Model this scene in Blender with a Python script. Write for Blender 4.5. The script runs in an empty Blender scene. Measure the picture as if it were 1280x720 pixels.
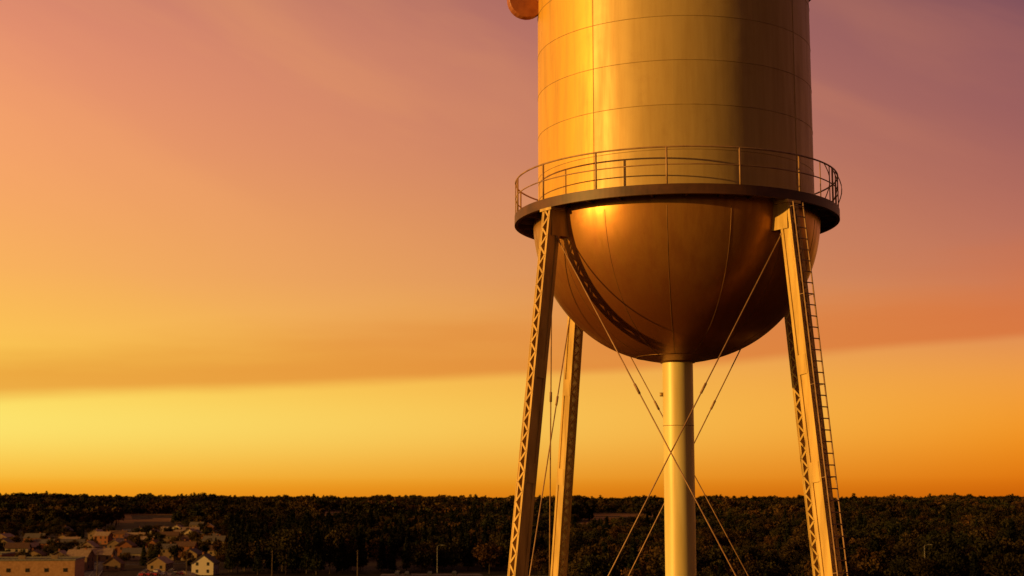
import bpy, bmesh, math, random
import numpy as np
from mathutils import Vector, Matrix, noise
random.seed(7); rng=np.random.default_rng(7)
S=bpy.context.scene; COL=S.collection
S.view_settings.view_transform='Standard'
try: S.view_settings.look='None'
except Exception: pass
S.view_settings.exposure=0
rad=math.radians
CAM=Vector((0,-40,30)); YAW=6.4; FPX=1850.0
SUN_AZ=-118.0; SUN_EL=8.0

def lin(c):
    o=[]
    for v in c:
        v/=255.0
        o.append(v/12.92 if v<=0.04045 else ((v+0.055)/1.055)**2.4)
    return (o[0],o[1],o[2],1.0)
def px(x,d):
    a=math.atan((x-640)/FPX)-rad(YAW)
    return CAM.x+d*math.sin(a), CAM.y+d*math.cos(a)

# ---------------- materials
def newmat(name):
    m=bpy.data.materials.new(name); m.use_nodes=True
    nt=m.node_tree; b=nt.nodes['Principled BSDF']
    return m,nt,b
def N(nt,t,**k):
    n=nt.nodes.new(t)
    for a,v in k.items(): setattr(n,a,v)
    return n
def noisy(name,c1,c2,scale=3,rough=0.8,detail=6,metal=0.0,bump=0.0,stretch=(1,1,1),lo=0.35,hi=0.65):
    m,nt,b=newmat(name)
    tc=N(nt,'ShaderNodeTexCoord'); mp=N(nt,'ShaderNodeMapping'); mp.inputs['Scale'].default_value=stretch
    nz=N(nt,'ShaderNodeTexNoise'); nz.inputs['Scale'].default_value=scale; nz.inputs['Detail'].default_value=detail
    cr=N(nt,'ShaderNodeValToRGB'); e=cr.color_ramp.elements
    e[0].position=lo; e[0].color=(*c1,1); e[1].position=hi; e[1].color=(*c2,1)
    L=nt.links.new
    L(tc.outputs['Object'],mp.inputs['Vector']); L(mp.outputs['Vector'],nz.inputs['Vector'])
    L(nz.outputs['Fac'],cr.inputs['Fac']); L(cr.outputs['Color'],b.inputs['Base Color'])
    b.inputs['Roughness'].default_value=rough; b.inputs['Metallic'].default_value=metal
    if rough>=.8: b.inputs['Specular IOR Level'].default_value=.08
    if bump>0:
        bp=N(nt,'ShaderNodeBump'); bp.inputs['Strength'].default_value=bump; bp.inputs['Distance'].default_value=0.05
        L(nz.outputs['Fac'],bp.inputs['Height']); L(bp.outputs['Normal'],b.inputs['Normal'])
    return m

def tank_mat(name,base,dirt,rust,npl,course,rough=0.42,phase=0.0,rustamt=0.5,metal=0.0,z0=0.0,sun_tint=None,low=None):
    """painted steel plates: per-plate tone, vertical weather streaks, faint rust"""
    m,nt,b=newmat(name); L=nt.links.new
    tc=N(nt,'ShaderNodeTexCoord'); sp=N(nt,'ShaderNodeSeparateXYZ'); L(tc.outputs['Object'],sp.inputs[0])
    at=N(nt,'ShaderNodeMath',operation='ARCTAN2'); L(sp.outputs['X'],at.inputs[0]); L(sp.outputs['Y'],at.inputs[1])
    a1=N(nt,'ShaderNodeMath',operation='MULTIPLY_ADD'); L(at.outputs[0],a1.inputs[0]); a1.inputs[1].default_value=npl/(2*math.pi); a1.inputs[2].default_value=phase
    fl=N(nt,'ShaderNodeMath',operation='FLOOR'); L(a1.outputs[0],fl.inputs[0])
    z1=N(nt,'ShaderNodeMath',operation='MULTIPLY_ADD'); L(sp.outputs['Z'],z1.inputs[0]); z1.inputs[1].default_value=1.0/course; z1.inputs[2].default_value=-z0/course
    fz=N(nt,'ShaderNodeMath',operation='FLOOR'); L(z1.outputs[0],fz.inputs[0])
    cb=N(nt,'ShaderNodeCombineXYZ'); L(fl.outputs[0],cb.inputs[0]); L(fz.outputs[0],cb.inputs[1])
    wn=N(nt,'ShaderNodeTexWhiteNoise'); L(cb.outputs[0],wn.inputs['Vector'])
    mr=N(nt,'ShaderNodeMapRange'); L(wn.outputs['Value'],mr.inputs['Value']); mr.inputs['To Min'].default_value=0.94; mr.inputs['To Max'].default_value=1.05
    mp=N(nt,'ShaderNodeMapping'); mp.inputs['Scale'].default_value=(2.6,2.6,0.22); L(tc.outputs['Object'],mp.inputs[0])
    nz=N(nt,'ShaderNodeTexNoise'); nz.inputs['Scale'].default_value=1.5; nz.inputs['Detail'].default_value=8; nz.inputs['Roughness'].default_value=0.62; L(mp.outputs[0],nz.inputs['Vector'])
    r1=N(nt,'ShaderNodeMapRange'); L(nz.outputs['Fac'],r1.inputs['Value']); r1.inputs['From Min'].default_value=0.42; r1.inputs['From Max'].default_value=0.78; r1.inputs['To Max'].default_value=0.75
    mx=N(nt,'ShaderNodeMix',data_type='RGBA'); mx.inputs[6].default_value=(*base,1); mx.inputs[7].default_value=(*dirt,1); L(r1.outputs[0],mx.inputs[0])
    if sun_tint:
        # sunlit left side painted in: stronger yellow between two seams
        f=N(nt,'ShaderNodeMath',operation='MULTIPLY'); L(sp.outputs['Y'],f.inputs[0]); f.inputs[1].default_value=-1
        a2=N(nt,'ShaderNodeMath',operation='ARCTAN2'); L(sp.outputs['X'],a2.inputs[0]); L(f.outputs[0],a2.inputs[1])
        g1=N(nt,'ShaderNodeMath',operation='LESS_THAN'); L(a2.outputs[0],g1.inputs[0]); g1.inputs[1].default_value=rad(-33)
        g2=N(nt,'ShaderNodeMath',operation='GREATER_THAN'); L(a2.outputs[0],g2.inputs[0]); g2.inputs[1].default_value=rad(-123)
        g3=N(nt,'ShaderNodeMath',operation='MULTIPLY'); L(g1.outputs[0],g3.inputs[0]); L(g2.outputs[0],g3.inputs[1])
        mb=N(nt,'ShaderNodeMix',data_type='RGBA'); L(g3.outputs[0],mb.inputs[0]); mb.inputs[6].default_value=(*base,1); mb.inputs[7].default_value=(*sun_tint,1); L(mb.outputs[2],mx.inputs[6])
    n2=N(nt,'ShaderNodeTexNoise'); n2.inputs['Scale'].default_value=0.9; n2.inputs['Detail'].default_value=9; n2.inputs['Roughness'].default_value=0.7; L(tc.outputs['Object'],n2.inputs['Vector'])
    r2=N(nt,'ShaderNodeMapRange'); L(n2.outputs['Fac'],r2.inputs['Value']); r2.inputs['From Min'].default_value=0.55; r2.inputs['From Max'].default_value=0.8; r2.inputs['To Max'].default_value=rustamt
    m2=N(nt,'ShaderNodeMix',data_type='RGBA'); L(r2.outputs[0],m2.inputs[0]); L(mx.outputs[2],m2.inputs[6]); m2.inputs[7].default_value=(*rust,1)
    last=m2.outputs[2]
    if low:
        # underside shade put into the colour: darker red towards the bottom, ragged upper limit
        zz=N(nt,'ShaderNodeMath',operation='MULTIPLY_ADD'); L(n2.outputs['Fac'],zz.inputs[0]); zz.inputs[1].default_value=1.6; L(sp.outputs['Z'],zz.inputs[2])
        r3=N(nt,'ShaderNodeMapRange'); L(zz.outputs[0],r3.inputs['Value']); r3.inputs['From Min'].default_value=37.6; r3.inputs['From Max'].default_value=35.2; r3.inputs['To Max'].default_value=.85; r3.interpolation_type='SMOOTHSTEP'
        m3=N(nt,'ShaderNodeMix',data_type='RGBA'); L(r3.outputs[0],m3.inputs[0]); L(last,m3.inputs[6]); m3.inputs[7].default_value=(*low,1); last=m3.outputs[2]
    vm=N(nt,'ShaderNodeVectorMath',operation='SCALE'); L(last,vm.inputs[0]); L(mr.outputs[0],vm.inputs['Scale'])
    L(vm.outputs[0],b.inputs['Base Color'])
    rr=N(nt,'ShaderNodeMapRange'); L(nz.outputs['Fac'],rr.inputs['Value']); rr.inputs['To Min'].default_value=rough-0.1; rr.inputs['To Max'].default_value=rough+0.2
    L(rr.outputs[0],b.inputs['Roughness']); b.inputs['Metallic'].default_value=metal
    n3=N(nt,'ShaderNodeTexNoise'); n3.inputs['Scale'].default_value=0.8; n3.inputs['Detail'].default_value=2; L(tc.outputs['Object'],n3.inputs['Vector'])
    bp=N(nt,'ShaderNodeBump'); bp.inputs['Strength'].default_value=0.35; bp.inputs['Distance'].default_value=0.06
    L(n3.outputs['Fac'],bp.inputs['Height']); L(bp.outputs[0],b.inputs['Normal'])
    return m

M_tank=tank_mat('tank_paint',(0.60,0.44,0.17),(0.44,0.29,0.09),(0.32,0.16,0.05),8,1.15,phase=0.73,rustamt=0.35,metal=0.22,rough=0.44,z0=38.6,sun_tint=(.84,.50,.07))
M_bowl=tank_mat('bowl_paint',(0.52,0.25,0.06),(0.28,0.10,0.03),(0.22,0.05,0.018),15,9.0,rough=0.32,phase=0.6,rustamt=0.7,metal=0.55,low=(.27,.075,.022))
M_steel=noisy('leg_paint',(0.48,0.32,0.09),(0.74,0.52,0.17),scale=1.6,rough=0.4,stretch=(3,3,0.5),metal=0.25)
M_pipe=noisy('riser_paint',(0.68,0.55,0.22),(0.82,0.70,0.32),scale=1.2,rough=0.42,stretch=(3,3,0.35),metal=0.05)
M_deck=noisy('deck_steel',(0.07,0.030,0.018),(0.13,0.055,0.03),scale=2.5,rough=0.5)
M_seam=noisy('weld_seam',(0.34,0.22,0.08),(0.48,0.34,0.12),scale=3,rough=0.5,metal=.2)
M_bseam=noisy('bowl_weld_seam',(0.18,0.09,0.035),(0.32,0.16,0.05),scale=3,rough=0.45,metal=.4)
M_rod=noisy('rod_steel',(0.30,0.17,0.09),(0.46,0.28,0.14),scale=4,rough=0.5)
M_red=noisy('red_oxide',(0.34,0.10,0.05),(0.48,0.17,0.08),scale=4,rough=0.5)
M_conc=noisy('concrete',(0.24,0.23,0.21),(0.36,0.34,0.31),scale=2,rough=0.9)

# ---------------- mesh helpers
def link(o,parent=None):
    COL.objects.link(o)
    if parent: o.parent=parent
    return o
def empty(name,loc=(0,0,0),rz=0):
    e=bpy.data.objects.new(name,None); e.empty_display_size=0.5; COL.objects.link(e)
    e.location=loc; e.rotation_euler=(0,0,rz); return e
def obj(name,verts,faces,mats,parent=None,smooth=False,mi=None):
    me=bpy.data.meshes.new(name); me.from_pydata([tuple(v) for v in verts],[],faces)
    for m in (mats if isinstance(mats,list) else [mats]): me.materials.append(m)
    if mi is not None: me.polygons.foreach_set('material_index',mi)
    if smooth: me.polygons.foreach_set('use_smooth',[True]*len(me.polygons))
    me.update(); o=bpy.data.objects.new(name,me); return link(o,parent)
class G:
    def __init__(s): s.v=[];s.f=[];s.m=[]
    def box(s,c,ax,ay,az,mi=0):
        c=Vector(c);b=len(s.v)
        for i in (-1,1):
            for j in (-1,1):
                for k in (-1,1): s.v.append(c+ax*i+ay*j+az*k)
        for f in ((0,1,3,2),(4,6,7,5),(0,4,5,1),(2,3,7,6),(0,2,6,4),(1,5,7,3)):
            s.f.append(tuple(b+q for q in f)); s.m.append(mi)
    def bx(s,c,sx,sy,sz,mi=0): s.box(c,Vector((sx/2,0,0)),Vector((0,sy/2,0)),Vector((0,0,sz/2)),mi)
    def beam(s,p,q,w,h,up=Vector((0,0,1)),mi=0):
        p=Vector(p);q=Vector(q);a=(q-p);l=a.length;a=a/l
        x=a.cross(up); x=x.normalized() if x.length>1e-4 else Vector((1,0,0)); y=x.cross(a).normalized()
        s.box((p+q)/2,x*w/2,y*h/2,a*l/2,mi)
    def tube(s,p,q,r,n=8,r2=None,caps=True,mi=0):
        p=Vector(p);q=Vector(q);r2=r if r2 is None else r2
        a=(q-p).normalized(); x=a.cross(Vector((0,0,1)))
        if x.length<1e-3: x=Vector((1,0,0))
        x.normalize(); y=a.cross(x);b=len(s.v)
        for i in range(n):
            t=2*math.pi*i/n; d=x*math.cos(t)+y*math.sin(t); s.v.append(p+d*r); s.v.append(q+d*r2)
        for i in range(n):
            j=(i+1)%n; s.f.append((b+2*i,b+2*j,b+2*j+1,b+2*i+1)); s.m.append(mi)
        if caps:
            s.f.append(tuple(b+2*i for i in range(n))[::-1]); s.f.append(tuple(b+2*i+1 for i in range(n))); s.m+= [mi,mi]
    def path(s,pts,r,n=6,closed=False,mi=0):
        k=len(pts); b=len(s.v)
        for i in range(k):
            if closed: d=pts[(i+1)%k]-pts[i-1]
            else: d=pts[min(i+1,k-1)]-pts[max(i-1,0)]
            d.normalize(); x=d.cross(Vector((0,0,1)))
            if x.length<1e-3: x=d.cross(Vector((0,1,0)))
            x.normalize(); y=d.cross(x)
            for j in range(n):
                t=2*math.pi*j/n; s.v.append(pts[i]+x*math.cos(t)*r+y*math.sin(t)*r)
        for i in range(k if closed else k-1):
            i2=(i+1)%k
            for j in range(n):
                j2=(j+1)%n; s.f.append((b+i*n+j,b+i*n+j2,b+i2*n+j2,b+i2*n+j)); s.m.append(mi)
    def ring(s,R,z,r,seg=144,n=6,mi=0):
        s.path([Vector((R*math.cos(2*math.pi*i/seg),R*math.sin(2*math.pi*i/seg),z)) for i in range(seg)],r,n,True,mi)
    def make(s,name,mats,parent=None,smooth=False): return obj(name,s.v,s.f,mats,parent,smooth,s.m)
def revolve(name,prof,mat,parent,seg=160,smooth=True):
    v=[];f=[];k=len(prof)
    for i in range(seg):
        t=2*math.pi*i/seg
        for (r,z) in prof: v.append((r*math.cos(t),r*math.sin(t),z))
    for i in range(seg):
        j=(i+1)%seg
        for a in range(k-1): f.append((i*k+a,j*k+a,j*k+a+1,i*k+a+1))
    return obj(name,v,f,mat,parent,smooth)
def phi(deg): # azimuth measured from the south side of the tank
    t=rad(deg); return Vector((math.sin(t),-math.cos(t),0))

# ---------------- WATER TOWER
T=empty('water_tower')
R=3.74; RB=3.88; ZD=37.5; ZE=43.95; RW=4.39
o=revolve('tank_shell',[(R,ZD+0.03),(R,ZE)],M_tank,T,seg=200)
g=G()
for z in [38.6,39.75,40.9,42.05,43.2]: g.ring(R-0.002,z,0.010,200,6)
for k in range(4):
    d=phi(-33+90*k); g.path([d*(R-0.001)+Vector((0,0,z)) for z in (ZD+.05,ZE)],0.012,6)
g.make('tank_weld_seams',M_seam,T,True)
# bowl
prof=[]
for i in range(41):
    t=math.pi/2*i/40
    r=RB*math.cos(t)**0.96 if i<40 else 0.001
    prof.append((r,ZD-0.03-RB*math.sin(t)))
revolve('bowl',prof[::-1],M_bowl,T,seg=200)
g=G()
for k in range(15):
    d=phi(-27+24*k); g.path([d*(p[0]-0.001)+Vector((0,0,p[1])) for p in prof[2:34]],0.008,5)
p=prof[33]; g.ring(p[0],p[1],0.010,120)
g.make('bowl_weld_seams',M_bseam,T,True)
# deck
revolve('walkway_deck',[(R-0.02,ZD+0.03),(RW-0.03,ZD+0.03),(RW-0.03,ZD+0.09),(RW,ZD+0.09),(RW,ZD-0.16),(RW-0.09,ZD-0.16),(RW-0.09,ZD-0.14),(RW-0.012,ZD-0.14),(RW-0.012,ZD+0.0),(R+0.05,ZD+0.0)],M_deck,T,seg=200,smooth=False)
g=G()
for k in range(30):
    d=phi(4+12*k)
    g.beam(d*(R+.1)+Vector((0,0,ZD-.09)),d*(RW-.03)+Vector((0,0,ZD-.07)),0.05,0.12)
g.make('walkway_brackets',M_deck,T)
# railing
g=G(); RR=RW-0.03
g.ring(RR,ZD+1.02,0.022); g.ring(RR,ZD+0.58,0.016)
for k in range(15):
    d=phi(-2.5+24*k); g.tube(d*RR+Vector((0,0,ZD+.03)),d*RR+Vector((0,0,ZD+1.02)),0.024,6)
for a in (58,66,74,82,-84,-76):
    d=phi(a); g.tube(d*RR+Vector((0,0,ZD+.03)),d*RR+Vector((0,0,ZD+1.02)),0.014,6)
for a in (62,70,78):
    d=phi(a); pts_=[]
    for i in range(9):
        t=math.pi*i/8; pts_.append(d*(RR-.02+.14*math.sin(t))+Vector((0,0,ZD+.1+.92*i/8)))
    g.path(pts_,.014,5)
g.make('walkway_railing',M_rod,T,True)
# roof
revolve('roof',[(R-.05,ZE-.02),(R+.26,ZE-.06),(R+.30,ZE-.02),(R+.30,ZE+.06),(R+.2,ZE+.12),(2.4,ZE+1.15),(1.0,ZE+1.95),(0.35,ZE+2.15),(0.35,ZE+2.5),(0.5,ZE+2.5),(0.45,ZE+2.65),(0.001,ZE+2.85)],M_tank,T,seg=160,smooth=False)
# drum antenna on the left shoulder
g=G(); c=phi(-82)*4.10+Vector((0,0,43.64)); ax=Vector((0.35,-1,0)).normalized()
side=ax.cross(Vector((0,0,1)))
seg=28; rp=[(0.0,-.27),(0.30,-.25),(.46,-.14),(.52,.02),(.52,.26),(.50,.28),(.0,.30)]
b=len(g.v)
for i in range(seg):
    t=2*math.pi*i/seg; d=side*math.cos(t)+Vector((0,0,1))*math.sin(t)
    for (r,h) in rp: g.v.append(c+d*max(r,.001)+ax*h)
for i in range(seg):
    j=(i+1)%seg
    for a in range(len(rp)-1): g.f.append((b+i*7+a,b+j*7+a,b+j*7+a+1,b+i*7+a+1)); g.m.append(0)
g.tube(c-ax*.1,phi(-78)*(R-.05)+Vector((0,0,43.64)),.05,8)
g.make('drum_antenna',M_red,T,False)
# legs
RT=4.20; BAT=0.12; ZT=37.32
FL=Vector((-.746,-.666,0)).normalized(); FR=Vector((0.666,-0.746,0)).normalized()
dirs=[FL,FR,-FL,-FR]
def legp(r,z): return r*(RT+BAT*(ZT-z))+Vector((0,0,z))
for li,r in enumerate(dirs):
    g=G(); P0=legp(r,ZT); P1=legp(r,0.5); a=(P1-P0); Ln=a.length; a.normalize()
    t=Vector((-r.y,r.x,0)); rp_=(r-a*r.dot(a)).normalized()
    mid=(P0+P1)/2
    for s in (-1,1):
        g.box(mid+t*s*.130,rp_*.155,t*.008,a*Ln/2)
        for s2 in (-1,1):
            g.box(mid+t*s*.152+rp_*s2*.145,rp_*.040,t*.013,a*Ln/2)
            g.box(mid+t*s*.120+rp_*s2*.172,rp_*.006,t*.040,a*Ln/2)
    n=int(Ln/.25)
    for i in range(n):
        q0=P0+a*(i*.25); q1=P0+a*((i+1)*.25)
        sg=1 if i%2 else -1
        for s2 in (-1,1):
            g.beam(q0+rp_*s2*.184+t*sg*.12,q1+rp_*s2*.184-t*sg*.12,.055,.010,up=rp_)
    for z in (33.2,30.6,27,23,17,11.5,5):
        q=legp(r,z)
        for s in (-1,1): g.box(q+t*s*.170,rp_*.15,t*.004,a*.24)
    for s in (-1,1):
        g.box(P0+t*s*.172-r*.14+Vector((0,0,-.30)),r*.28,t*.005,Vector((0,0,.40)))
    g.box(P0+Vector((0,0,-.02)),r*.22,t*.24,Vector((0,0,.035)))
    g.make('leg_%d'%(li+1),M_steel,T)
    g=G(); q=legp(r,0.25); g.bx(q,1.6,1.6,.9); g.bx(q+Vector((0,0,.48)),.9,.9,.06); g.make('footing_%d'%(li+1),M_conc,T)
# bracing
lv=[36.9,23.0,11.5,0.9]
g=G(); gs=G()
for k in range(4):
    A=dirs[k]; B=dirs[(k+1)%4]
    for i in range(3):
        z0,z1=lv[i],lv[i+1]
        for (u,v,off) in ((A,B,.03),(B,A,-.03)):
            p=legp(u,z0);q=legp(v,z1); e=(A+B).normalized()*off; p=p+e; q=q+e
            dd=(q-p).normalized(); p=p+dd*.2; q=q-dd*.2
            g.tube(p,q,.018,6)
            m=p+(q-p)*.30; g.tube(m-dd*.14,m+dd*.14,.034,6)
            for (pp,s) in ((p,1),(q,-1)): g.tube(pp,pp+dd*.28*s,.034,6)
        if i<2:
            p=legp(A,z1);q=legp(B,z1); dd=(q-p).normalized(); up=Vector((0,0,1))
            for s in (-1,1):
                gs.beam(p+up*s*.14+dd*.19,q+up*s*.14-dd*.19,.16,.03)
            Lq=(q-p).length; nn=int(Lq/.35)
            for j in range(1,nn):
                c0=p+dd*(j*Lq/nn); c1=p+dd*((j+1)*Lq/nn)
                if j<nn-1: gs.beam(c0+up*.12*(1 if j%2 else -1),c1-up*.12*(1 if j%2 else -1),.04,.012)
g.make('bracing_rods',M_rod,T,True); gs.make('struts',M_steel,T)
g=G()
for z in lv[1:3]:
    for r in dirs: g.tube(r*.42+Vector((0,0,z)),legp(r,z)-r*.2,.016,6)
g.make('riser_stays',M_rod,T)
# riser
zb=ZD-.03-RB
revolve('riser_pipe',[(.41,0.2),(.41,zb+.12)],M_pipe,T,seg=48)
g=G()
for z in (31.9,26.4,20.9,15.4,9.9,4.4): g.ring(.408,z,.010,48)
g.bx(Vector((-.44,-.06,zb-.85)),.10,.10,.10)
g.make('riser_joints',M_seam,T,True)
revolve('riser_collar',[(.412,zb+.0),(.47,zb-.0),(.47,zb+.05),(.58,zb+.09),(.62,zb+.13)],M_bseam,T,seg=48)
revolve('riser_footing',[(.001,.62),(1.2,.62),(1.2,-.1)],M_conc,T,seg=32,smooth=False)
# ladder on near-right leg
g=G(); r=FR; t=Vector((-r.y,r.x,0)); P0=legp(r,ZT-.1); P1=legp(r,1.0); a=(P1-P0).normalized(); Ln=(P1-P0).length
rp_=(r-a*r.dot(a)).normalized(); off=rp_*.34
for s in (-1,1): g.tube(P0+off+t*s*.17,P1+off+t*s*.17,.020,6)
for i in range(int(Ln/.28)):
    c=P0+a*(i*.28+.1)+off; g.tube(c-t*.17,c+t*.17,.016,5)
    if i%8==0:
        for s in (-1,1): g.beam(c+t*s*.15,c+t*s*.15-rp_*.15,.05,.012)
g.make('ladder',M_rod,T)

# ---------------- TERRAIN
def gz(x,y):
    d=math.hypot(x,y)
    if d<1500: return 0.0
    k=min(1,(d-1500)/3200); k=k*k*(3-2*k)
    n=noise.noise(Vector((x/1500,y/1500,3.1)))*.5+.45+noise.noise(Vector((x/380,y/380,1.7)))*.3
    az=math.degrees(math.atan2(x,y))
    hill=26*math.exp(-((az+26)/5)**2)*min(1,max(0,(d-4500)/3000))
    return k*max(0,(25)*n+hill)
fields=[(722,838,1650,2500),(138,232,1850,2600),(1090,1135,1900,2500),(395,450,2200,2900)]
rs=[0]+list(np.geomspace(20,16000,170)); na=480
v=[(0,0,0)];f=[];gm=[]
for rr in rs[1:]:
    for i in range(na):
        t=2*math.pi*i/na; x,y=rr*math.sin(t),rr*math.cos(t); v.append((x,y,gz(x,y)))
def infield(x,y):
    dx,dy=x-CAM.x,y-CAM.y; d=math.hypot(dx,dy)
    if dy<=0: return False
    xp=640+FPX*math.tan(math.atan2(dx,dy)+rad(YAW))
    w=noise.noise(Vector((x/160,y/160,7)))*22
    for (a,b_,d0,d1) in fields:
        if a-w<xp<b_+w and d0<d<d1 and noise.noise(Vector((x/90,y/260,2)))>-.25: return True
    return False
for i in range(na): f.append((0,1+i,1+(i+1)%na)[::-1]); gm.append(0)
for k in range(len(rs)-2):
    b0=1+k*na;b1=b0+na
    for i in range(na):
        j=(i+1)%na; f.append((b1+i,b1+j,b0+j,b0+i)); rr=(rs[k+1]+rs[k+2])/2; t=2*math.pi*(i+.5)/na
        gm.append(1 if infield(rr*math.sin(t),rr*math.cos(t)) else 0)
M_ground,nt,b=newmat('ground_mat')
L=nt.links.new; geo=N(nt,'ShaderNodeNewGeometry')
n1=N(nt,'ShaderNodeTexNoise'); n1.inputs['Scale'].default_value=.004; n1.inputs['Detail'].default_value=5; L(geo.outputs['Position'],n1.inputs['Vector'])
n2=N(nt,'ShaderNodeTexNoise'); n2.inputs['Scale'].default_value=.15; n2.inputs['Detail'].default_value=8; L(geo.outputs['Position'],n2.inputs['Vector'])
c1=N(nt,'ShaderNodeValToRGB'); e=c1.color_ramp.elements; e[0].position=.4; e[0].color=(.020,.018,.008,1); e[1].position=.62; e[1].color=(.05,.032,.014,1); L(n1.outputs['Fac'],c1.inputs['Fac'])
c2=N(nt,'ShaderNodeMapRange'); L(n2.outputs['Fac'],c2.inputs['Value']); c2.inputs['From Min'].default_value=.3; c2.inputs['From Max'].default_value=.7; c2.inputs['To Min'].default_value=.55; c2.inputs['To Max'].default_value=1.3
vm=N(nt,'ShaderNodeVectorMath',operation='SCALE'); L(c1.outputs[0],vm.inputs[0]); L(c2.outputs[0],vm.inputs['Scale']); L(vm.outputs[0],b.inputs['Base Color']); b.inputs['Roughness'].default_value=.95
b.inputs['Specular IOR Level'].default_value=.05
M_field=noisy('dry_field',(.11,.050,.010),(.26,.135,.026),scale=.012,rough=.95)
obj('ground',v,f,[M_ground,M_field],smooth=True,mi=gm)
def sheet(name,pts,z,mat): return obj(name,[(p[0],p[1],z) for p in pts],[tuple(range(len(pts)))],mat)
# roads / town
M_road=noisy('asphalt',(.045,.043,.042),(.07,.066,.062),scale=.4,rough=.85)
M_lot=noisy('parking_lot_concrete',(.10,.085,.07),(.17,.145,.12),scale=.15,rough=.85)
M_line=noisy('road_paint',(.5,.48,.4),(.65,.62,.55),scale=1,rough=.8)
M_kerb=noisy('kerb_concrete',(.2,.19,.17),(.3,.28,.25),scale=1,rough=.9)
def strip(name,p,q,w,z,mat,th=None):
    p=Vector((*p,0));q=Vector((*q,0)); d=(q-p).normalized(); n=Vector((-d.y,d.x,0))*w/2
    if th is None: return obj(name,[p+n+Vector((0,0,z)),p-n+Vector((0,0,z)),q-n+Vector((0,0,z)),q+n+Vector((0,0,z))],[(0,1,2,3)],mat)
    g=G(); g.box((p+q)/2+Vector((0,0,th/2)),(q-p)/2,n,Vector((0,0,th/2))); return g.make(name,mat)
def road(x0,d0,x1,d1,w=8,z=.008):
    e=empty('road'); a=px(x0,d0); b_=px(x1,d1)
    strip('asphalt',a,b_,w,z,M_road).parent=e
    A=Vector((*a,0));B=Vector((*b_,0)); d=(B-A).normalized(); n=Vector((-d.y,d.x,0))
    for s in (-1,1):
        k=n*s*(w/2+.1); strip('kerb',(A+k)[:2],(B+k)[:2],.2,0,M_kerb,.13).parent=e
    Lr=(B-A).length; g=G(); i=0
    while i*9+3<Lr:
        c=A+d*(i*9+1.5); g.v+= [c+n*.08-d*1.5+Vector((0,0,z+.004)),c-n*.08-d*1.5+Vector((0,0,z+.004)),c-n*.08+d*1.5+Vector((0,0,z+.004)),c+n*.08+d*1.5+Vector((0,0,z+.004))]
        k=len(g.v)-4; g.f.append((k,k+1,k+2,k+3)); g.m.append(0); i+=1
    g.make('centre_line',M_line,e)
    return A,B
roads=[road(118,574,700,577,9),road(-100,690,300,715,7,.016),road(-100,905,300,935,7,.016),road(-80,1200,290,1240,7,.016),road(120,600,165,1480,7,.024)]
sheet('parking_lot',[px(178,590),px(250,590),px(262,632),px(182,632)],.03,M_lot)
sheet('parking_lot',[px(478,586),px(605,586),px(600,600),px(480,600)],.03,M_lot)

M_glass=noisy('window_glass',(.02,.022,.025),(.05,.05,.055),scale=2,rough=.12)
M_door=noisy('door_paint',(.12,.06,.04),(.18,.09,.06),scale=2,rough=.6)
walls=[noisy('siding_cream',(.40,.32,.23),(.52,.43,.32),scale=2,rough=.8,stretch=(1,1,8)),
 noisy('siding_tan',(.28,.19,.11),(.36,.26,.16),scale=2,rough=.8,stretch=(1,1,8)),
 noisy('brick',(.22,.09,.045),(.30,.13,.07),scale=5,rough=.9),
 noisy('siding_brown',(.17,.115,.075),(.24,.165,.11),scale=2,rough=.8,stretch=(1,1,8))]
M_white=noisy('siding_white',(.58,.52,.43),(.70,.64,.54),scale=2,rough=.8,stretch=(1,1,8))
roofs=[noisy('shingle_grey',(.08,.07,.06),(.15,.13,.11),scale=3,rough=.9),
 noisy('shingle_brown',(.10,.06,.035),(.17,.10,.06),scale=3,rough=.9),
 noisy('shingle_tan',(.24,.17,.11),(.34,.25,.17),scale=1,rough=.8)]
def house(name,x,y,rz,w,d,h,wall,roof,rh=2.6):
    e=empty(name,(x,y,0),rz)
    g=G(); X,Y=w/2,d/2
    g.v=[Vector(p) for p in [(-X,-Y,0),(X,-Y,0),(X,Y,0),(-X,Y,0),(-X,-Y,h),(X,-Y,h),(X,Y,h),(-X,Y,h),(-X,0,h+rh),(X,0,h+rh)]]
    g.f=[(0,1,5,4),(2,3,7,6),(1,2,6,9,5),(3,0,4,8,7)]; g.m=[0]*4
    g.make('walls',wall,e)
    g=G(); o_=.45; sl=rh/Y
    for s in (-1,1):
        p0=Vector((0,0,h+rh+.10)); p1=Vector((0,s*(Y+o_),h-o_*sl+.10)); n=Vector((0,s*sl,1)).normalized()
        g.box((p0+p1)/2,Vector((X+.4,0,0)),(p1-p0)/2,n*.08)
    g.make('roof',roof,e)
    g=G()
    fl=1 if h<4 else 2
    for k in range(fl):
        z=1.5+k*2.8
        for s in (-1,1):
            n=max(2,int(w/3))
            for i in range(n):
                xx=-X+w*(i+.5)/n
                if k==0 and s==-1 and i==n//2: continue
                g.bx((xx,s*(Y+.01),z),1.1,.06,1.3); 
            for yy in (-Y*.5,Y*.5): g.bx((s*(X+.01),yy,z),.06,1.0,1.3)
    g.make('windows',M_glass,e)
    g=G(); n=max(2,int(w/3)); g.bx((-X+w*(n//2+.5)/n,-(Y+.02),1.05),1.0,.08,2.1); g.make('door',M_door,e)
    g=G(); g.bx((X*.4,Y*.35,h+rh),.7,.7,1.6); g.make('chimney',walls[2],e)
    return e
occ=[]
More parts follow.
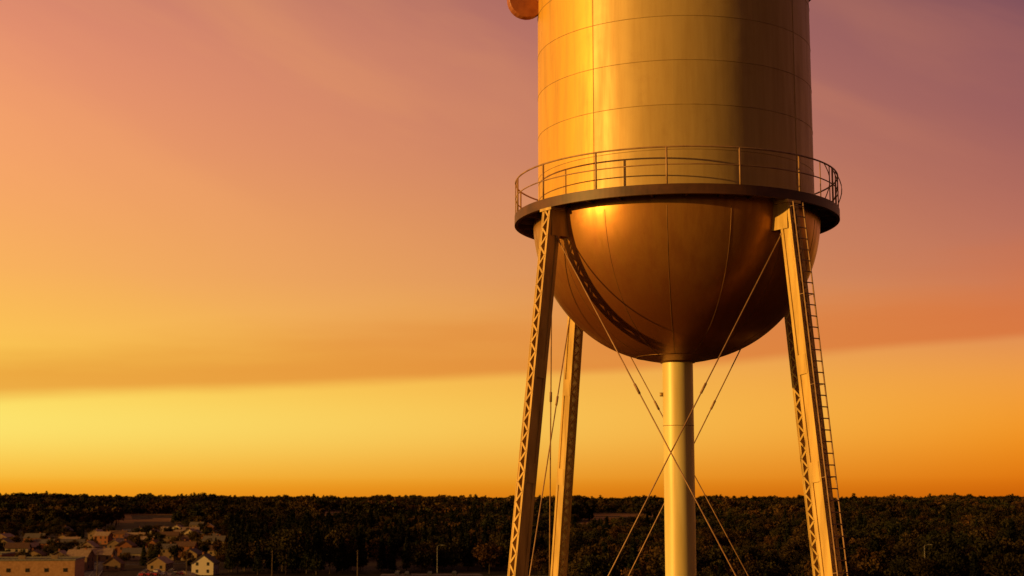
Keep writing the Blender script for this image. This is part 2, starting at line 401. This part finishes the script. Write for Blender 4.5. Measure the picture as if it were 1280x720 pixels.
def flatb(name,x,y,rz,w,d,h,wall):
    e=empty(name,(x,y,0),rz); g=G(); g.bx((0,0,h/2),w,d,h); g.make('walls',wall,e)
    g=G()
    for s in (-1,1):
        g.bx((0,s*(d/2),h+.3),w+.3,.35,.6); g.bx((s*(w/2),0,h+.3),.35,d-.4,.6)
    g.make('parapet',M_kerb,e)
    g=G(); g.bx((0,0,h+.05),w-.5,d-.5,.1); g.make('roof',M_road,e)
    g=G()
    for i in range(3): g.bx((-w*.3+i*w*.28,d*.1*(i-1),h+.75),2.4,1.8,1.3)
    g.make('roof_units',roofs[2],e)
    g=G(); n=int(w/6)
    for i in range(n): g.bx((-w/2+w*(i+.5)/n,-d/2-.01,h*.62),1.4,.08,1.3)
    g.make('windows',M_glass,e)
    g=G(); g.bx((w*.05,-d/2-.03,1.2),2.2,.1,2.4); g.make('door',M_door,e)
M_bw=noisy('painted_brick',(.46,.26,.14),(.60,.36,.20),scale=1.2,rough=.85)
x,y=px(40,556); flatb('commercial_building',x,y,rad(14),38,22,8.4,M_bw); occ.append((x,y,27))
x,y=px(-20,650); flatb('commercial_building',x,y,rad(10),26,20,7.2,walls[2]); occ.append((x,y,20))
x,y=px(263,606); house('white_house',x,y,rad(96),11,8.5,4.6,M_white,roofs[0],3.2); occ.append((x,y,9))
hr=random.Random(3)
for (d0,xs) in [(655,[150,205]),(668,[105]),(745,[50,88,128,176,214,252]),(790,[30,72,112,160,198,236,274]),(870,[12,42,78,120,168,206,240,270]),(930,[60,100,150,190,228,262]),(1000,[20,98,140,182,214,246,276]),(1070,[50,84,130,176,210,242,270]),(1180,[90,150,196,222,250,276]),(1290,[180,210,240,268]),(1390,[225,250]),(700,[335]),(860,[312])]:
    for xp in xs:
        d=d0+hr.uniform(-14,14); x,y=px(xp+hr.uniform(-6,6),d)
        if math.hypot(0,0)==0:
            pass
        two=hr.random()<.35
        house('house',x,y,rad(hr.choice([5,8,95,98])+hr.uniform(-8,8)),hr.uniform(9,15),hr.uniform(7,9),5.6 if two else 3.0,hr.choice(walls),hr.choice(roofs),hr.uniform(2,3))
        occ.append((x,y,8))

# parked cars
paints=[noisy('car_paint_white',(.5,.5,.5),(.58,.58,.58),rough=.25),noisy('car_paint_red',(.35,.03,.02),(.4,.04,.03),rough=.25),noisy('car_paint_silver',(.4,.4,.41),(.5,.5,.5),rough=.25,metal=.6),noisy('car_paint_dark',(.03,.035,.05),(.05,.05,.06),rough=.2)]
M_tyre=noisy('tyre',(.015,.015,.015),(.03,.03,.03),rough=.9)
def car(x,y,rz,paint):
    e=empty('parked_car',(x,y,0.03),rz); g=G()
    side=[(-2.2,.35),(-2.25,.75),(-2.1,.95),(-1.45,1.0),(-.75,1.0),(1.0,.98),(1.7,.9),(2.15,.75),(2.2,.35)]
    n=len(side)
    for s,w in ((-1,.88),(1,.88)):
        for (a,z) in side: g.v.append(Vector((a,s*w,z)))
    g.f.append(tuple(range(n))); g.f.append(tuple(range(n,2*n))[::-1])
    for i in range(n): j=(i+1)%n; g.f.append((i,i+n,j+n,j))
    g.m=[0]*len(g.f)
    g.make('body',paint,e)
    g=G(); lo=[(-1.75,-.8,.99),(1.05,-.8,.98),(1.05,.8,.98),(-1.75,.8,.99)]; hi=[(-1.25,-.66,1.42),(.35,-.66,1.44),(.35,.66,1.44),(-1.25,.66,1.42)]
    g.v=[Vector(p) for p in lo+hi]; g.f=[(0,1,5,4),(1,2,6,5),(2,3,7,6),(3,0,4,7)]; g.m=[0]*4; g.make('windows',M_glass,e)
    g=G(); g.bx((-.45,0,1.445),1.64,1.34,.05); g.make('cabin_roof',paint,e)
    g=G()
    for a in (-1.4,1.35):
        for s in (-1,1): g.tube((a,s*.68,.33),(a,s*.91,.33),.33,14)
    g.make('wheels',M_tyre,e)
for i,(xp,d) in enumerate([(186,600),(194,600),(203,600),(212,601),(226,601),(236,602),(190,624),(204,624),(222,624),(500,592),(512,592),(540,593),(570,593)]):
    x,y=px(xp,d); car(x,y,rad(90+hr.uniform(-3,3)),hr.choice(paints))
M_wood=noisy('pole_wood',(.10,.07,.045),(.18,.13,.09),scale=6,rough=.9)
def pole(x,y,h=11,rz=0):
    e=empty('utility_pole',(x,y,0),rz); g=G(); g.tube((0,0,0),(0,0,h),.19,8,.12); g.make('shaft',M_wood,e)
    g=G(); g.bx((0,.16,h-.7),2.6,.12,.14); g.bx((0,.16,h-1.7),2.0,.12,.12)
    for a in (-1.15,-.6,.6,1.15): g.tube((a,.16,h-.63),(a,.16,h-.4),.05,6)
    g.make('crossarms',M_wood,e)
def lamp(x,y,h=10,rz=0):
    e=empty('street_lamp',(x,y,0),rz); g=G(); g.tube((0,0,0),(0,0,h),.14,8,.08); g.path([Vector((0,0,h)),Vector((.5,0,h+.35)),Vector((1.2,0,h+.5)),Vector((1.9,0,h+.5))],.05,6); g.make('post',M_conc,e)
    g=G(); g.bx((2.1,0,h+.47),.7,.28,.14); g.make('lamp_head',M_conc,e)
for xp in (130,240,345,450): x,y=px(xp,583); pole(x,y,10,rad(90))
x,y=px(548,592); lamp(x,y,11)
x,y=px(1148,520); lamp(x,y,14)

# ---------------- TREES
M_bark=noisy('bark',(.05,.035,.022),(.10,.075,.05),scale=3,rough=.95)
def leafmat(name,cols):
    m,nt,b=newmat(name); L=nt.links.new
    oi=N(nt,'ShaderNodeObjectInfo'); cr=N(nt,'ShaderNodeValToRGB'); cr.color_ramp.interpolation='LINEAR'
    e=cr.color_ramp.elements
    e[0].position=0;e[0].color=(*cols[0],1); e[1].position=1;e[1].color=(*cols[-1],1)
    for i,c in enumerate(cols[1:-1]): q=e.new((i+1)/(len(cols)-1)); q.color=(*c,1)
    L(oi.outputs['Random'],cr.inputs['Fac'])
    at=N(nt,'ShaderNodeAttribute'); at.attribute_name='tone'
    geo=N(nt,'ShaderNodeNewGeometry'); nz=N(nt,'ShaderNodeTexNoise'); nz.inputs['Scale'].default_value=.0045; nz.inputs['Detail'].default_value=4; L(geo.outputs['Position'],nz.inputs['Vector'])
    mr=N(nt,'ShaderNodeMapRange'); L(nz.outputs['Fac'],mr.inputs['Value']); mr.inputs['From Min'].default_value=.38; mr.inputs['From Max'].default_value=.66; mr.inputs['To Min'].default_value=.26; mr.inputs['To Max'].default_value=1.25
    mm=N(nt,'ShaderNodeMath',operation='MULTIPLY'); L(at.outputs['Fac'],mm.inputs[0]); L(mr.outputs[0],mm.inputs[1])
    vm=N(nt,'ShaderNodeVectorMath',operation='SCALE'); L(cr.outputs[0],vm.inputs[0]); L(mm.outputs[0],vm.inputs['Scale'])
    L(vm.outputs[0],b.inputs['Base Color']); b.inputs['Roughness'].default_value=.8; b.inputs['Specular IOR Level'].default_value=.06
    return m
M_leaf=leafmat('foliage',[(.024,.027,.009),(.045,.040,.012),(.095,.055,.015),(.024,.028,.010),(.12,.060,.018),(.036,.036,.012),(.065,.045,.014)])
M_con=leafmat('conifer_foliage',[(.014,.018,.008),(.024,.026,.011)])
def tree_data(h,cr,nleaf,ls,seed,conifer=False,ox=0,oy=0,trunk=True):
    r=np.random.default_rng(seed); g=G()
    if trunk:
        g.tube((ox,oy,-.2),(ox,oy,h*.72),.035*h*.5,7,.05)
        if not conifer:
            for i in range(7):
                t=r.uniform(0,2*math.pi); z0=h*r.uniform(.25,.5); l=cr*r.uniform(.6,.95)
                g.tube((ox,oy,z0),(ox+l*math.cos(t),oy+l*math.sin(t),z0+h*r.uniform(.15,.35)),.008*h,5,.03,False)
    V=[tuple(v) for v in g.v];F=list(g.f);Mi=[0]*len(F); tone=[1.0]*len(F)
    nc=22 if nleaf>700 else 10
    per=nleaf//nc
    for c in range(nc):
        if conifer:
            zz=h*(.12+.86*(c+.5)/nc); rad_=cr*(1-(zz/h))**.8*1.0+.2; cs=np.array([rad_,rad_,h*.6/nc*1.3])
            ctr=np.array([0,0,zz])
        else:
            d=r.normal(size=3); d/=np.linalg.norm(d); k=r.uniform(.35,.80)
            ctr=np.array([d[0]*cr*k,d[1]*cr*k,h*.62+d[2]*h*.34*k]); q=cr*r.uniform(.28,.48); cs=np.array([q,q,q*.8])
        tn=r.uniform(.5,1.55)
        P=r.normal(size=(per,3)); P/=np.linalg.norm(P,axis=1)[:,None]; P*=r.uniform(.45,1.08,size=(per,1)); P=ctr+P*cs
        for p in P:
            a=r.normal(size=3);a/=np.linalg.norm(a); b_=np.cross(a,r.normal(size=3)); b_/=np.linalg.norm(b_); s=ls*r.uniform(.6,1.3)
            k=len(V); p=p+np.array([ox,oy,0])
            V+= [tuple(p+a*s*.6),tuple(p+b_*s*.5),tuple(p-a*s*.6),tuple(p-b_*s*.35)]
            F.append((k,k+1,k+2,k+3)); Mi.append(1); tone.append(tn*r.uniform(.8,1.2))
    return V,F,Mi,tone
def mk(name,parts,mats):
    V=[];F=[];M=[];Tn=[]
    for (v,f,m,t) in parts:
        b_=len(V); V+=v; F+=[tuple(q+b_ for q in x) for x in f]; M+=m; Tn+=t
    me=bpy.data.meshes.new(name); me.from_pydata(V,[],F)
    for m in mats: me.materials.append(m)
    me.polygons.foreach_set('material_index',M)
    at=me.attributes.new('tone','FLOAT','FACE'); at.data.foreach_set('value',Tn); me.update()
    return bpy.data.objects.new(name,me)
PC=bpy.data.collections.new('tree_kinds')
protos=[]
for i,(h,c) in enumerate([(13,5.2),(15,5.6),(11,5.0),(14,4.4),(12,6.0)]):
    protos.append(mk('kind_%02d'%i,[tree_data(h,c,1700,.62,10+i)],[M_bark,M_leaf]))
for i,(h,c) in enumerate([(16,3.0),(13,2.6)]):
    protos.append(mk('kind_%02d'%(5+i),[tree_data(h,c,1300,.6,30+i,True)],[M_bark,M_con]))
for k in range(4):
    r=np.random.default_rng(50+k); parts=[]
    for q in range(9):
        parts.append(tree_data(r.uniform(7,19),r.uniform(4.5,6.5),280,1.5,100+k*20+q,False,r.uniform(-17,17),r.uniform(-17,17)))
    protos.append(mk('kind_%02d'%(7+k),parts,[M_bark,M_leaf]))
for p in protos: PC.objects.link(p)

def roaddist(x,y):
    m=1e9; P=Vector((x,y))
    for (A,B) in roads:
        a=Vector(A[:2]);b_=Vector(B[:2]); d=b_-a; t=max(0,min(1,(P-a).dot(d)/d.length_squared)); m=min(m,(P-a-d*t).length)
    return m
pts=[];sc=[];ro=[];ix=[]
def tryadd(xp,d,grove):
    x,y=px(xp,d); n=noise.noise(Vector((x/160,y/160,0.5)))
    n2=noise.noise(Vector((x/70,y/70,5.5)))+.6*noise.noise(Vector((x/330,y/330,9.5)))
    for (a,b_,d0,d1) in fields:
        if a-4<xp<b_+4 and d0*.68<d<d1: return
    if not grove:
        town=xp<292
        if d<(596 if xp<640 else 430): return
        if 640<=xp<720 and d<560: return
        if 470<xp<612 and d<606: return
        if 170<xp<285 and d<640: return
        if xp<120 and d<640: return
        if town:
            if 590<d<1350 and random.random()>.40+.4*n: return
        if town and d<1400:
            for (ox,oy,rr) in occ:
                dx,dy=x-ox,y-oy
                if dx*dx+dy*dy<rr*rr: return
                if abs(dx)<8 and -24<dy<0 and random.random()<.65: return
        if roaddist(x,y)<8: return
        if not town and n2<-.42: return
        s=random.uniform(.55,1.1)*(1+.5*n2)
        if town: s*=random.uniform(.45,.8)
        elif xp<640: s*=1.15
        elif xp>980 and d<750: s*=1.3
        k=random.choices([0,1,2,3,4,5,6],[4,4,4,4,4,1.2,1.2])[0]
        if 285<xp<640 and random.random()<.45: k=random.choice([5,6])
    else:
        if n<-.42: return
        s=random.uniform(.7,1.25)*(1+.7*n2); k=random.choice([7,8,9,10])
    pts.append((x,y,gz(x,y)-.3)); sc.append(s); ro.append(random.uniform(0,6.28)); ix.append(k)
def az2x(a): return 640+FPX*math.tan(a)
for i in range(17000):
    d=math.sqrt(random.uniform(430**2,1650**2)); tryadd(az2x(random.uniform(-.52,.52)),d,False)
for i in range(15000):
    d=math.sqrt(random.uniform(1600**2,5600**2)); tryadd(az2x(random.uniform(-.52,.52)),d,True)
me=bpy.data.meshes.new('distant_trees'); me.from_pydata(pts,[],[])
for nm,ty,da in (('sc','FLOAT',sc),('ro','FLOAT',ro),('ix','INT',ix)):
    at=me.attributes.new(nm,ty,'POINT'); at.data.foreach_set('value',da)
to=bpy.data.objects.new('distant_trees',me); COL.objects.link(to)
ng=bpy.data.node_groups.new('scatter','GeometryNodeTree')
ng.interface.new_socket('Geometry',in_out='INPUT',socket_type='NodeSocketGeometry'); ng.interface.new_socket('Geometry',in_out='OUTPUT',socket_type='NodeSocketGeometry')
gi=ng.nodes.new('NodeGroupInput'); go=ng.nodes.new('NodeGroupOutput'); ip=ng.nodes.new('GeometryNodeInstanceOnPoints'); ci=ng.nodes.new('GeometryNodeCollectionInfo')
ci.inputs['Collection'].default_value=PC; ci.inputs['Separate Children'].default_value=True; ci.inputs['Reset Children'].default_value=True
def na_(n,t):
    a=ng.nodes.new('GeometryNodeInputNamedAttribute'); a.data_type=t; a.inputs['Name'].default_value=n; return a.outputs['Attribute']
L=ng.links.new
L(gi.outputs[0],ip.inputs['Points']); L(ci.outputs[0],ip.inputs['Instance']); ip.inputs['Pick Instance'].default_value=True
L(na_('ix','INT'),ip.inputs['Instance Index']); L(na_('sc','FLOAT'),ip.inputs['Scale'])
cx=ng.nodes.new('ShaderNodeCombineXYZ'); L(na_('ro','FLOAT'),cx.inputs['Z'])
L(cx.outputs[0],ip.inputs['Rotation']); L(ip.outputs[0],go.inputs[0])
md=to.modifiers.new('scatter','NODES'); md.node_group=ng
print('TREES',len(pts))

# ---------------- SKY
W=bpy.data.worlds.new('World'); S.world=W; W.use_nodes=True; nt=W.node_tree; nt.nodes.clear(); L=nt.links.new
tc=N(nt,'ShaderNodeTexCoord'); sp=N(nt,'ShaderNodeSeparateXYZ'); L(tc.outputs['Generated'],sp.inputs[0])
def mth(op,a,b=None,c=None,clamp=False):
    n=N(nt,'ShaderNodeMath',operation=op); n.use_clamp=clamp
    for i,v in enumerate((a,b,c)):
        if v is None: continue
        if isinstance(v,(int,float)): n.inputs[i].default_value=v
        else: L(v,n.inputs[i])
    return n.outputs[0]
def mrange(v,a,b,c=0,d=1,interp='LINEAR'):
    n=N(nt,'ShaderNodeMapRange'); n.interpolation_type=interp; n.clamp=True
    for i,q in enumerate((v,a,b,c,d)):
        if isinstance(q,(int,float)): n.inputs[i].default_value=q
        else: L(q,n.inputs[i])
    return n.outputs[0]
el=mth('MULTIPLY',mth('ARCSINE',sp.outputs['Z']),57.2958)
az=mth('MULTIPLY',mth('ARCTAN2',sp.outputs['X'],sp.outputs['Y']),57.2958)
cosd=mth('COSINE',mth('MULTIPLY',mth('SUBTRACT',az,-100.0),.0174533))
side=mrange(cosd,-.40,.28)
def ramp(stops):
    n=N(nt,'ShaderNodeValToRGB'); cr=n.color_ramp; cr.interpolation='B_SPLINE'
    for i,(e_,c) in enumerate(stops):
        if i==0: q=cr.elements[0]
        elif i==1: q=cr.elements[1]
        else: q=cr.elements.new(1.0)
        q.position=e_/40; q.color=lin(c)
    L(mth('DIVIDE',el,40.0,clamp=True),n.inputs['Fac']); return n.outputs[0]
RL=ramp([(0,(240,146,24)),(.8,(252,184,42)),(2.5,(255,240,122)),(4.2,(255,212,84)),(6,(253,192,82)),(8.4,(252,180,92)),(13,(246,158,106)),(19,(224,138,114)),(40,(110,72,88))])
RR_=ramp([(0,(198,92,6)),(.8,(226,116,10)),(2.5,(246,152,30)),(4.35,(242,158,64)),(6,(226,142,84)),(8.4,(196,116,90)),(13,(162,97,92)),(19,(122,78,92)),(40,(56,40,60))])
mx=N(nt,'ShaderNodeMix',data_type='RGBA'); L(side,mx.inputs[0]); L(RR_,mx.inputs[6]); L(RL,mx.inputs[7])
cv=N(nt,'ShaderNodeCombineXYZ'); L(mth('MULTIPLY',az,.030),cv.inputs[0]); L(mth('MULTIPLY',el,.22),cv.inputs[1])
cn=N(nt,'ShaderNodeTexNoise'); cn.inputs['Scale'].default_value=1.6; cn.inputs['Detail'].default_value=5; cn.inputs['Roughness'].default_value=.5; L(cv.outputs[0],cn.inputs['Vector'])
nn=mth('SUBTRACT',cn.outputs['Fac'],.5)
edge=mth('MULTIPLY_ADD',az,.062,5.0)
rel=mth('SUBTRACT',mth('MULTIPLY_ADD',nn,.9,el),edge)
rel2=mth('SUBTRACT',mth('MULTIPLY_ADD',nn,5.0,el),edge)
m1=mrange(rel,-.2,mrange(az,-25,0,.5,.3),interp='SMOOTHSTEP'); m2=mrange(rel2,.2,mrange(az,-25,0,3.0,4.2),1,0,interp='SMOOTHSTEP')
cm=mth('MULTIPLY',mth('MULTIPLY',m1,m2),mrange(az,-25,0,.70,.76))
cc=N(nt,'ShaderNodeMix',data_type='RGBA'); L(side,cc.inputs[0]); cc.inputs[6].default_value=lin((216,112,56)); cc.inputs[7].default_value=lin((232,150,50))
mc=N(nt,'ShaderNodeMix',data_type='RGBA'); L(cm,mc.inputs[0]); L(mx.outputs[2],mc.inputs[6]); L(cc.outputs[2],mc.inputs[7])
u=mth('MULTIPLY_ADD',az,.92,mth('MULTIPLY',el,-.38)); w_=mth('MULTIPLY_ADD',el,.92,mth('MULTIPLY',az,.38))
cv2=N(nt,'ShaderNodeCombineXYZ'); L(mth('MULTIPLY',u,.035),cv2.inputs[0]); L(mth('MULTIPLY',w_,.16),cv2.inputs[1])
c2=N(nt,'ShaderNodeTexNoise'); c2.inputs['Scale'].default_value=1.5; c2.inputs['Detail'].default_value=6; c2.inputs['Roughness'].default_value=.48; c2.inputs['Distortion'].default_value=.3; L(cv2.outputs[0],c2.inputs['Vector'])
hi=mrange(el,5,11)
vf=mth('MULTIPLY',mrange(c2.outputs['Fac'],.42,.68,0,.30,'SMOOTHSTEP'),hi)
vc=N(nt,'ShaderNodeMix',data_type='RGBA'); L(side,vc.inputs[0]); vc.inputs[6].default_value=lin((196,118,92)); vc.inputs[7].default_value=lin((255,176,104))
mv=N(nt,'ShaderNodeMix',data_type='RGBA'); L(vf,mv.inputs[0]); L(mc.outputs[2],mv.inputs[6]); L(vc.outputs[2],mv.inputs[7])
# the sky away from the afterglow is dimmer
back=mrange(mth('COSINE',mth('MULTIPLY',mth('SUBTRACT',az,-35.0),.0174533)),-.8,.40,.24,1.0,'SMOOTHSTEP')
vs=N(nt,'ShaderNodeVectorMath',operation='SCALE'); L(mv.outputs[2],vs.inputs[0]); L(back,vs.inputs['Scale'])
bg=N(nt,'ShaderNodeBackground'); L(vs.outputs[0],bg.inputs[0]); bg.inputs[1].default_value=.98
sky=N(nt,'ShaderNodeTexSky'); sky.sky_type='NISHITA'; sky.sun_disc=False; sky.sun_elevation=rad(SUN_EL); sky.sun_rotation=rad(SUN_AZ%360); sky.dust_density=3
bg2=N(nt,'ShaderNodeBackground'); L(sky.outputs[0],bg2.inputs[0]); bg2.inputs[1].default_value=.002
ad=N(nt,'ShaderNodeAddShader'); L(bg.outputs[0],ad.inputs[0]); L(bg2.outputs[0],ad.inputs[1])
wo=N(nt,'ShaderNodeOutputWorld'); L(ad.outputs[0],wo.inputs[0])

sl=bpy.data.lights.new('sun','SUN'); sl.energy=4.0; sl.angle=rad(.5); sl.color=(1,.50,.09)
so=bpy.data.objects.new('sun',sl); COL.objects.link(so)
sd=Vector((math.sin(rad(SUN_AZ))*math.cos(rad(SUN_EL)),math.cos(rad(SUN_AZ))*math.cos(rad(SUN_EL)),math.sin(rad(SUN_EL))))
so.rotation_euler=sd.to_track_quat('Z','Y').to_euler(); so.location=(-60,-60,60)

cd=bpy.data.cameras.new('camera'); cd.sensor_width=36; cd.lens=FPX/1280*36; cd.clip_start=.5; cd.clip_end=60000
cd.dof.use_dof=True; cd.dof.focus_distance=37.5; cd.dof.aperture_fstop=1.8
co=bpy.data.objects.new('camera',cd); COL.objects.link(co); co.location=CAM
co.rotation_euler=(rad(90+8.06),0,rad(YAW)); S.camera=co
